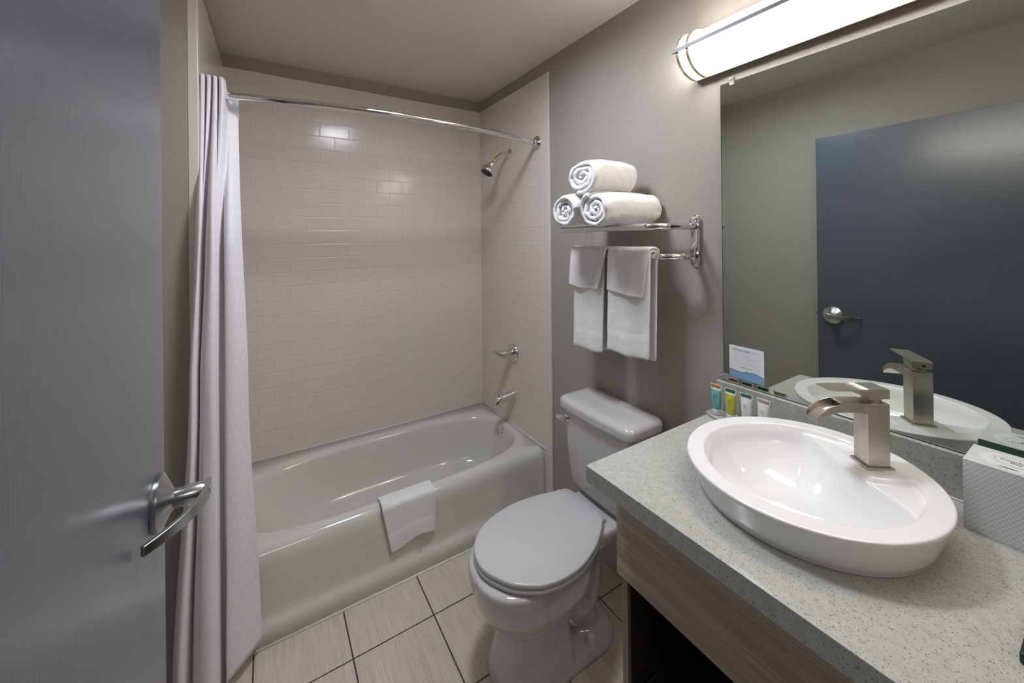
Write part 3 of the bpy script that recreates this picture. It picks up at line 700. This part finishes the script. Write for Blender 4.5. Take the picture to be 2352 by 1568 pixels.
obj('tank', MB().loft([tk2(0.405, 1.135, 0.140, 1.262, 0.035, 0.004), tk2(0.412, 1.118, 0.158, 1.268, 0.035, 0.006), tk2(0.440, 1.108, 0.170, 1.270, 0.032, 0.008), tk2(0.60, 1.100, 0.184, 1.270, 0.03, 0.008), tk2(0.742, 1.093, 0.194, 1.270, 0.028, 0.008)]), 'porcelain', to, smooth=True, auto=60)
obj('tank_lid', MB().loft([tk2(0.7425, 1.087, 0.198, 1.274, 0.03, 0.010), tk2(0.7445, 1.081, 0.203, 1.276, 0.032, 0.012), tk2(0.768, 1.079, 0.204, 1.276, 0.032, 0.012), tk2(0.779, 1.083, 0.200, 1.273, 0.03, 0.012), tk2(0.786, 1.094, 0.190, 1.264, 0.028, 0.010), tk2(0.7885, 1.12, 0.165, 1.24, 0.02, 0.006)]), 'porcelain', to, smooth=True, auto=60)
fl_ = obj('flush_lever', MB().lathe([(0.016, 0), (0.016, 0.004), (0.012, 0.008), (0.009, 0.010), (0.009, 0.020)], (1.094, 1.312, 0.697), (-1, 0, 0), 24), 'chrome', to, smooth=True, auto=40)
b = MB().loft([[(1.081, 1.300, 0.682), (1.081, 1.300, 0.712), (1.072, 1.300, 0.710), (1.072, 1.300, 0.684)], [(1.080, 1.318, 0.686), (1.080, 1.318, 0.712), (1.068, 1.318, 0.710), (1.068, 1.318, 0.688)], [(1.076, 1.335, 0.690), (1.076, 1.335, 0.708), (1.064, 1.335, 0.706), (1.064, 1.335, 0.692)], [(1.076, 1.352, 0.690), (1.076, 1.352, 0.708), (1.062, 1.352, 0.706), (1.062, 1.352, 0.692)]])
obj('lever_paddle', b, 'chrome', fl_, bevel=0.003)

# ------------------------------------------------------------------ vanity
SX, SY = 0.990, 0.396                                     # centre of the round basin
va = thing('vanity_cabinet', (1.03, 0.30, 0), 'brown wood laminate vanity base, open below its front panel', 'cabinet')
obj('front_panel', MB().box(0.776, 0.796, YN + 0.02, 0.735, 0.592, 0.857), 'wood', va, bevel=0.001)
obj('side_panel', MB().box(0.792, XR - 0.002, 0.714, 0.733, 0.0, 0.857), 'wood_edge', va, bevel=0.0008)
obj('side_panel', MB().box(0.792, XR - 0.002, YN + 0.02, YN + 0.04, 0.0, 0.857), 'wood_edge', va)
obj('inner_shade', MB().box(0.802, XR - 0.02, 0.7125, 0.7138, 0.27, 0.84), 'wood_shade', va)  # thin dark sheet added as painted shade on the panel's inner face
obj('back_panel', MB().box(XR - 0.02, XR - 0.006, YN + 0.04, 0.713, 0.0, 0.857), 'wood_shade', va)
obj('bottom_shelf', MB().box(0.80, XR - 0.02, YN + 0.04, 0.713, 0.245, 0.265), 'wood_shade', va)
def circ(r, z, n=96, cx=SX, cy=SY): return [(cx + r * cos(2 * pi * k / n), cy + r * sin(2 * pi * k / n), z) for k in range(n)]
# countertop with a round cut-out under the basin
def counter():
    n = 96; x0, x1, y0, y1, z0, z1 = 0.6832, XR, YN, 0.7476, 0.857, 0.897
    def edge(k):
        a = 2 * pi * k / n; c, s_ = cos(a), sin(a); t = 1e9
        if c > 1e-9: t = min(t, (x1 - SX) / c)
        if c < -1e-9: t = min(t, (x0 - SX) / c)
        if s_ > 1e-9: t = min(t, (y1 - SY) / s_)
        if s_ < -1e-9: t = min(t, (y0 - SY) / s_)
        return [SX + t * c, SY + t * s_]
    E = [edge(k) for k in range(n)]
    for cx, cy in ((x0, y0), (x0, y1), (x1, y0), (x1, y1)):
        k = min(range(n), key=lambda i: (E[i][0] - cx) ** 2 + (E[i][1] - cy) ** 2); E[k] = [cx, cy]
    rin = 0.155
    mb = MB(); mb.loft([[(x, y, z0) for x, y in E], [(x, y, z1) for x, y in E], circ(rin, z1, n), circ(rin, z0, n), [(x, y, z0) for x, y in E]], False, False)
    return mb
ct = obj('countertop', counter(), 'quartz', bevel=0.0015, seg=2)
tag(ct, 'pale green grey speckled quartz vanity countertop', 'countertop')
tag(obj('backsplash', MB().box(1.263, XR, YN, 0.748, 0.8972, 0.9962), 'quartz', bevel=0.001, seg=2), 'low speckled quartz backsplash under the mirror', 'backsplash')
b = MB().tube([(1.2625, YN, 0.8985), (1.2625, 0.746, 0.8985)], 0.0025, 8)
struct('trim_6', b, 'caulk', smooth=True)

# basin
FAX = Vector((cos(radians(-37)), sin(radians(-37)), 0)); FPX = Vector((-FAX.y, FAX.x, 0))
def basin():
    n = 320; RO = 0.2285; zr = 0.9745; tilt = 0.028
    rings = []
    for r, z in [(0.150, 0.868), (0.168, 0.8965), (0.201, 0.8972), (0.2035, 0.900), (0.2035, 0.9035), (0.2060, 0.906), (0.2105, 0.918), (0.2170, 0.938), (0.2225, 0.955), (0.2262, 0.9645), (0.2280, 0.969), (0.2280, 0.9722), (0.2262, 0.9742), (0.2235, 0.9747)]:
        rr_ = []
        for k in range(n):
            a = 2 * pi * k / n; x, y = r * cos(a), r * sin(a)
            u = x * FAX.x + y * FAX.y; kk = sst(0.90, 0.965, z)
            rr_.append((SX + x, SY + y, z + tilt * u * kk))
        rings.append(rr_)
    def H(x, y):
        u = x * FAX.x + y * FAX.y; w_ = x * FPX.x + y * FPX.y; r = sqrt(x * x + y * y)
        h = zr + tilt * u
        # shallow ledge inside the rim, except at the faucet deck
        tong = sst(0.066, 0.054, abs(w_) + max(0, (0.14 - u)) * 0.25) * sst(0.09, 0.115, u)
        h -= 0.010 * sst(0.193, 0.183, r) * (1 - tong)
        ub = 0.110 - 0.018 * exp(-(w_ / 0.07) ** 2)
        e = min(0.188 - r, (ub - u) * 1.5)
        e2 = 0.188 - r; e3 = (ub - u) * 1.5; kq = 0.02
        hh = max(0, min(1, 0.5 + 0.5 * (e3 - e2) / kq)); e = e3 * (1 - hh) + e2 * hh - kq * hh * (1 - hh)
        if e > 0:
            t = min(1.0, e / 0.192); h -= 0.112 * (1 - (1 - t) ** 3.2) * sst(-0.002, 0.016, e) 
        return h
    m = 110
    for j in range(1, m):
        r = 0.2235 * (1 - j / m)
        rings.append([(SX + r * cos(2 * pi * k / n), SY + r * sin(2 * pi * k / n), H(r * cos(2 * pi * k / n), r * sin(2 * pi * k / n))) for k in range(n)])
    rings.append([(SX + 0.0004 * cos(2 * pi * k / n), SY + 0.0004 * sin(2 * pi * k / n), H(0, 0)) for k in range(n)])
    return MB().loft(rings)
sk = thing('vessel_sink', (SX, SY, 0.897), 'round white vessel sink set on the vanity countertop', 'sink')
obj('basin', basin(), 'basin', sk, smooth=True)

# faucet, turned diagonally with the basin
fc = thing('basin_faucet', (1.1075, 0.3095, 0.978), 'brushed nickel single lever waterfall faucet on the sink deck', 'faucet')
FD = Vector((cos(radians(142)), sin(radians(142)), 0)); FS = Vector((-FD.y, FD.x, 0)); F0 = Vector((1.106, 0.3085, 0.0))
ZB = 0.9795
def fp(u, w_, z): p = F0 + FD * u + FS * w_; return (p.x, p.y, z)
def fbox(u0, u1, w0, w1, z0, z1):
    return MB().loft([[fp(u0, w0, z0), fp(u1, w0, z0), fp(u1, w1, z0), fp(u0, w1, z0)], [fp(u0, w0, z1), fp(u1, w0, z1), fp(u1, w1, z1), fp(u0, w1, z1)]])
hw = 0.0205
obj('base_plate', fbox(-0.027, 0.027, -0.0255, 0.0255, ZB - 0.0015, ZB + 0.0035), 'nickel', fc, bevel=0.001)
obj('body', fbox(-0.0215, 0.0215, -hw, hw, ZB + 0.0035, 1.1155), 'nickel', fc, bevel=0.0012)
# spout: side cheeks + floor curving down
sp_t = [(0.021, 1.1155, 1.094), (0.045, 1.1150, 1.0955), (0.070, 1.1125, 1.0950), (0.092, 1.1060, 1.090), (0.110, 1.0945, 1.0795), (0.121, 1.0835, 1.069)]
sp_t = [tuple(p) for p in crom(sp_t, 5)]
def cheek(w0, w1, droptop=0.0): return MB().loft([[fp(u, w0, zb), fp(u, w1, zb), fp(u, w1, zt - droptop), fp(u, w0, zt - droptop)] for u, zt, zb in sp_t])
spo = MB(); spo.v, spo.f = [], []
for c_ in (cheek(-hw, -hw + 0.003), cheek(hw - 0.003, hw)): spo.add(c_.v, c_.f)
fl2 = MB().loft([[fp(u, -hw + 0.002, zb), fp(u, hw - 0.002, zb), fp(u, hw - 0.002, zb + 0.004), fp(u, -hw + 0.002, zb + 0.004)] for u, zt, zb in sp_t]); spo.add(fl2.v, fl2.f)
spt = obj('spout', spo, 'nickel', fc, bevel=0.0006, seg=2)
cov = MB().loft([[fp(u, -hw + 0.002, zt - 0.003), fp(u, hw - 0.002, zt - 0.003), fp(u, hw - 0.002, zt), fp(u, -hw + 0.002, zt)] for u, zt, zb in sp_t[:11]])
obj('spout_cover', cov, 'nickel', spt, bevel=0.0004, seg=2)
gr = MB(); ue = sp_t[10][0]
for k in range(6):
    w0 = -hw + 0.004 + k * 0.0062; q = fbox(ue - 0.004, ue - 0.001, w0, w0 + 0.0022, 1.0985, 1.1105); gr.add(q.v, q.f)
obj('outlet_grille', gr, 'nickel', spt)
obj('outlet_shadow', fbox(ue - 0.010, ue - 0.007, -hw + 0.003, hw - 0.003, 1.098, 1.111), 'black', spt)
obj('neck', MB().lathe([(0.0165, 0), (0.0165, 0.007), (0.019, 0.009)], fp(0.0, 0, 1.1155), (0, 0, 1), 40), 'nickel', fc, smooth=True, auto=40)
HD = Vector((cos(radians(146)), sin(radians(146)), 0)); HS = Vector((-HD.y, HD.x, 0)); H0 = Vector((1.106, 0.3085, 0.0))
def hp(u, w_, z): p = H0 + HD * u + HS * w_; return (p.x, p.y, z)
b = MB().loft([[hp(u, -0.0195, z0), hp(u, 0.0195, z0), hp(u, 0.0205, z1), hp(u, -0.0205, z1)] for u, z0, z1 in [(-0.022, 1.1265, 1.1435), (-0.020, 1.1265, 1.1465), (0.0165, 1.1235, 1.1468), (0.0225, 1.1265, 1.1466), (0.0228, 1.1420, 1.1464), (0.060, 1.1425, 1.1458), (0.078, 1.1422, 1.1455), (0.092, 1.1425, 1.1452), (0.101, 1.1435, 1.1453)]])
hl = obj('handle', b, 'nickel', fc, bevel=0.0006, seg=2)
obj('set_screw', MB().lathe([(0.004, 0), (0.004, 0.0006), (0.0005, 0.0008)], hp(-0.0222, 0.003, 1.134), (-HD.x, -HD.y, 0), 16), 'dark', hl, smooth=True)

# ------------------------------------------------------------------ mirror, card, clips
XM = 1.2763
mr = thing('wall_mirror', (XR, 0.30, 1.48), 'large frameless rectangular mirror above the vanity', 'mirror')
obj('mirror_backing', MB().box(XM + 0.0006, XR, YN + 0.01, 0.7290, 0.9980, 1.9718), 'mirror_edge', mr)
obj('mirror_face', MB().box(XM, XM + 0.0006, YN + 0.01, 0.7268, 0.9992, 1.9706), 'mirror', mr)
b = MB().box(XM - 0.004, XR, 0.684, 0.697, 1.962, 1.985); b.lathe([(0.005, 0), (0.005, 0.002), (0.003, 0.003)], (XM - 0.004, 0.6905, 1.978), (-1, 0, 0), 12)
obj('top_clip', b, 'clear', mr, bevel=0.003)
b = MB().box(XM - 0.004, XM, 0.712, 0.730, 1.004, 1.022); b.box(XR - 0.006, XR, 0.726, 0.745, 1.002, 1.026)
cl = obj('corner_clip', b, 'clear', mr, bevel=0.002)
obj('clip_screw', MB().lathe([(0.003, 0), (0.003, 0.002), (0.002, 0.003)], (XR - 0.006, 0.737, 1.013), (-1, 0, 0), 12), 'chrome', cl, smooth=True)

cd = thing('info_card', (XM, 0.656, 1.02), 'white and blue green lettered notice card stuck to the mirror corner', 'card')
xc_ = XM - 0.0012
yl, yr, z0, z1 = 0.7085, 0.6040, 1.0185, 1.1215
obj('card', MB().box(xc_, XM - 0.0001, yr, yl, z0, z1), 'paper', cd)
CM = basis((xc_ - 0.0001, yl, z0), (0, -1, 0), (0, 0, 1))
text('heading', 'WYNDHAM', 0.0105, 'print_green', CM @ Matrix.Translation((0.0115, 0.087, 0)), cd, sx=0.93)
text('heading', 'GREEN', 0.0105, 'print_lime', CM @ Matrix.Translation((0.0628, 0.087, 0)), cd, sx=0.90)
b = MB()
for k, (a0, a1, zz) in enumerate([(0.013, 0.088, 0.0795), (0.013, 0.092, 0.0755), (0.022, 0.088, 0.0715), (0.013, 0.093, 0.0605), (0.014, 0.086, 0.0565), (0.014, 0.088, 0.0525), (0.013, 0.092, 0.0485)]):
    y = a0; rnd = random.Random(k)
    while y < a1:
        l_ = rnd.uniform(0.003, 0.009); b.box(xc_ - 0.0003, xc_, yl - min(y + l_, a1), yl - y, z0 + zz, z0 + zz + 0.0008); y += l_ + 0.0014
obj('body_text', b, 'print_pale', cd)
b = MB()
y = 0.040
while y < 0.078: b.box(xc_ - 0.0003, xc_, yl - y - 0.006, yl - y, z0 + 0.0665, z0 + 0.068); y += 0.0075
obj('bold_text', b, 'print_grey', cd)
obj('green_text', MB().box(xc_ - 0.0003, xc_, yl - 0.072, yl - 0.034, z0 + 0.0375, z0 + 0.0392), 'print_lime2', cd)
wp = [(0.0, 0.0265), (0.010, 0.0258), (0.022, 0.0235), (0.036, 0.0228), (0.048, 0.0245), (0.056, 0.0290), (0.060, 0.0268), (0.072, 0.0285), (0.084, 0.0272), (0.096, 0.0228), (0.1045, 0.0210)]
wq = crom([(x, y, 0) for x, y in wp], 6)
n_ = len(wq); mb = MB(); mb.v = [(xc_ - 0.0002, yl - p.x, z0 + p.y) for p in wq] + [(xc_ - 0.0002, yl - p.x, z0) for p in wq]
mb.f = [(i, i + 1, n_ + i + 1, n_ + i) for i in range(n_ - 1)]; obj('wave', mb, 'print_blue', cd)
mb = MB(); mb.v = [(xc_ - 0.0004, yl - p.x, z0 + p.y + 0.0006) for p in wq] + [(xc_ - 0.0004, yl - p.x, z0 + p.y - 0.0010 - 0.0010 * sin(p.x * 90) ** 2) for p in wq]
mb.f = [(i, i + 1, n_ + i + 1, n_ + i) for i in range(n_ - 1)]; obj('wave_crest', mb, 'print_deep', cd)

# ------------------------------------------------------------------ amenity bottles on a clear dish
b = MB(); oc = (1.222, 0.652)
def oval(a, c, z, n=48): return [(oc[0] + a * math.copysign(abs(cos(2 * pi * k / n)) ** 0.75, cos(2 * pi * k / n)), oc[1] + c * math.copysign(abs(sin(2 * pi * k / n)) ** 0.75, sin(2 * pi * k / n)), z) for k in range(n)]
b.loft([oval(0.030, 0.088, 0.8975), oval(0.036, 0.096, 0.9005), oval(0.0385, 0.100, 0.9050), oval(0.0365, 0.098, 0.9052), oval(0.033, 0.092, 0.9012), oval(0.029, 0.086, 0.9002)])
tag(obj('soap_dish', b, 'clear', smooth=True, auto=50), 'clear oval dish under the row of small toiletry tubes', 'dish')
def gel(name, c, tr):
    return plain(name, c, 0.15, Transmission_Weight=tr, IOR=1.35)
M['teal'] = plain('teal_gel', (0.15, 0.42, 0.43), 0.15); M['yellow'] = plain('yellow_gel', (0.50, 0.50, 0.06), 0.15)
M['tube_white'] = plain('white_tube', (0.80, 0.80, 0.79), 0.3); M['c_or'] = plain('orange_band', (0.50, 0.20, 0.08), 0.4); M['c_gr'] = plain('green_band', (0.02, 0.13, 0.06), 0.4); M['c_tp'] = plain('taupe_band', (0.42, 0.36, 0.29), 0.4)
M['ink1'] = plain('teal_ink', (0.08, 0.28, 0.31), 0.4); M['ink2'] = plain('olive_ink', (0.32, 0.33, 0.04), 0.4); M['ink3'] = plain('grey_ink', (0.60, 0.60, 0.60), 0.4)
M['frost'] = plain('frosted_tube', (0.76, 0.79, 0.78), 0.3)
def bottle(yc_, mat, band, ink, label, name):
    xb_ = 1.226; z0_ = 0.9015
    t = thing(name, (xb_, yc_, z0_), label, 'toiletry tube', 'small toiletry tubes')
    def rg(a, c, z, n=32): return [(xb_ + a * cos(2 * pi * k / n), yc_ + c * sin(2 * pi * k / n), z) for k in range(n)]
    obj('cap', MB().loft([rg(.0105, .0115, z0_), rg(.0112, .0125, z0_ + .001), rg(.0115, .0130, z0_ + .016), rg(.0105, .012, z0_ + .017)]), 'tube_white', t, smooth=True, auto=40)
    obj('tube', MB().loft([rg(.0105, .0122, z0_ + .017), rg(.0118, .0140, z0_ + .020), rg(.0112, .0150, z0_ + .045), rg(.0085, .0162, z0_ + .068), rg(.0055, .0170, z0_ + .078)], True, False), mat, t, smooth=True, auto=50)
    cr = obj('crimp', MB().loft([rg(.0055, .0170, z0_ + .078), rg(.0022, .0180, z0_ + .087), rg(.0012, .0184, z0_ + .0945)], False, True), 'frost' if mat in ('teal', 'yellow') else 'tube_white', t, smooth=True, auto=50)
    obj('colour_band', MB().box(xb_ - .0042, xb_ + .0042, yc_ - .0145, yc_ + .0145, z0_ + .0850, z0_ + .0940), band, t, bevel=0.001)
    q = MB()
    rnd = random.Random(int(yc_ * 1000))
    for k in range(3):
        z = z0_ + .024
        while z < z0_ + .064:
            l_ = rnd.uniform(.002, .006) if k else rnd.uniform(.004, .012)
            yy = yc_ + (.0045 - .0045 * k); xx = xb_ - .0118 + (.0022 if k != 1 else 0) * 0.35 + (z - z0_ - .02) * .03
            q.box(xx - .0002, xx + .0008, yy - .0007, yy + .0007, z, min(z + l_, z0_ + .066)); z += l_ + (.0012 if k else .003)
    obj('label_print', q, ink, t)
bottle(0.7250, 'teal', 'c_or', 'ink1', 'small teal gel tube with orange end, leftmost by the wall', 'shampoo_tube')
bottle(0.6790, 'yellow', 'c_gr', 'ink2', 'small yellow green gel tube with dark green end', 'body_wash_tube')
bottle(0.6310, 'tube_white', 'c_gr', 'ink3', 'small white tube with dark green end in the toiletry row', 'conditioner_tube')
bottle(0.5830, 'tube_white', 'c_tp', 'ink3', 'small white tube with taupe end, nearest the faucet', 'lotion_tube')

# ------------------------------------------------------------------ tissue box
tb0 = thing('tissue_box', (1.205, 0.128, 0.897), 'grey patterned cardboard tissue box beside the sink', 'tissue box')
bx0, bx1, by0, by1, bz0, bz1 = 1.1580, 1.2560, 0.0660, 0.1855, 0.8973, 1.0325
bo = obj('carton', MB().box(bx0, bx1, by0, by1, bz0, bz1), 'box_side', tb0)
bo.data.materials.append(M['box_top']); bo.data.materials.append(M['box_green']); bo.data.materials.append(plain('box_navy_edge', (0.10, 0.12, 0.17), 0.4))
for p in bo.data.polygons:
    if p.normal.z > 0.5: p.material_index = 1
    elif p.normal.x > 0.5: p.material_index = 2
    elif p.normal.y > 0.5: p.material_index = 3
def ov(cx, cy, a, c, z, n=64): return [(cx + a * cos(2 * pi * k / n), cy + c * sin(2 * pi * k / n), z) for k in range(n)]
cxx, cyy = 1.208, 0.1235
mb = MB(); mb.v = ov(cxx, cyy, 0.041, 0.047, bz1 + 0.0002); mb.f = [tuple(range(64))]; obj('top_label', mb, 'print_white', tb0)
def ringf(a, c, wd, z, m_, nm):
    mb = MB(); mb.v = ov(cxx + 0.004, cyy - 0.003, a, c, z) + ov(cxx + 0.004, cyy - 0.003, a - wd, c - wd * 1.3, z); mb.f = [(i, (i + 1) % 64, 64 + (i + 1) % 64, 64 + i) for i in range(64)]; obj(nm, mb, m_, tb0)
ringf(0.0205, 0.0330, 0.0014, bz1 + 0.0004, 'print_teal', 'ring_print'); ringf(0.0255, 0.0385, 0.0005, bz1 + 0.0004, 'print_grey', 'ring_print')
TM = basis((cxx + 0.006, cyy + 0.0225, bz1 + 0.0003), (0, -1, 0), (1, 0, 0))
text('brand_text', 'Comfort', 0.0108, 'print_black', TM, tb0, ext=0.0001)
text('brand_text', 'Bay', 0.0108, 'print_black', TM @ Matrix.Translation((0.013, -0.0085, 0)), tb0, ext=0.0001)
mb = MB(); mb.v = [(1.1755 + 0.0032 * sin(pi * k / 20) * s_ + 0.0, 0.1470 - 0.030 * k / 20, bz1 + 0.0004) for s_ in (1, -0.25) for k in range(21)]
mb.f = [(i, i + 1, 21 + i + 1, 21 + i) for i in range(20)]; obj('opening', mb, 'black', tb0)

# dark object at the very end of the counter
dk = thing('counter_stand', (0.90, 0.045, 0.897), 'black stand at the right end of the countertop, cut off by the frame', 'stand')
obj('stand_body', MB().box(0.852, 0.945, -0.02, 0.0885, 0.8972, 0.912), 'dark', dk, bevel=0.003)

# ------------------------------------------------------------------ vanity light
vl = thing('vanity_light', (XR, 0.36, 2.09), 'long half round lit wall light above the mirror, satin metal trim', 'wall light')
ly0, ly1, lz = -0.10, 0.812, 2.092
obj('backplate', MB().box(XR - 0.020, XR - 0.0005, ly0 + 0.002, 0.815, 2.012, 2.172), 'lamp_metal', vl, bevel=0.003)
obj('backplate_lip', MB().box(XR - 0.0235, XR - 0.0195, ly0 + 0.006, 0.806, 2.0060, 2.0160), 'lamp_metal', vl, bevel=0.0015)
def halfring(y, a, hz_, n=40): return [(XR - 0.018 - a * sin(pi * k / n), y, lz + hz_ * cos(pi * k / n)) for k in range(n + 1)]
dm = MB(); ys = [ly0 + 0.012, 0.811]
dm.loft([halfring(y, 0.088, 0.069) for y in ys], True, True)
obj('diffuser', dm, 'diffuser', vl, smooth=True, auto=40)
def hoop(y, wd, a, hz_, th):
    mb = MB(); n = 40
    rg_ = []
    for k in range(n + 1):
        q = pi * k / n; c, s_ = cos(q), sin(q)
        rg_.append([(XR - 0.018 - (a + d) * s_, y + e, lz + (hz_ + d) * c) for d, e in ((0, -wd / 2), (th, -wd / 2), (th, wd / 2), (0, wd / 2))])
    mb.loft(rg_); return mb
for y in (0.812, 0.776, ly0 + 0.014, ly0 + 0.060):
    obj('end_hoop', hoop(y, 0.010, 0.0875, 0.0685, 0.0105), 'lamp_metal', vl, smooth=True, auto=40)
obj('front_rod', MB().box(XR - 0.1225, XR - 0.1165, ly0 + 0.002, 0.828, lz - 0.006, lz + 0.006), 'rod_metal', vl, bevel=0.0008)

# ceiling light over the tub side of the room (above the frame)
cl_ = thing('ceiling_light', (0.53, 1.12, ZC), 'square flush ceiling light in front of the tub', 'ceiling light')
b = MB(); a_ = 0.14
for x0, x1, y0, y1 in ((-a_, a_, -a_, -a_ + 0.02), (-a_, a_, a_ - 0.02, a_), (-a_, -a_ + 0.02, -a_ + 0.02, a_ - 0.02), (a_ - 0.02, a_, -a_ + 0.02, a_ - 0.02)):
    b.box(0.53 + x0, 0.53 + x1, 1.12 + y0, 1.12 + y1, ZC - 0.036, ZC)
obj('light_frame', b, 'white_plastic', cl_)
obj('lens', MB().box(0.53 - 0.118, 0.53 + 0.118, 1.12 - 0.118, 1.12 + 0.118, ZC - 0.012, ZC - 0.004), 'ceil_lens', cl_)
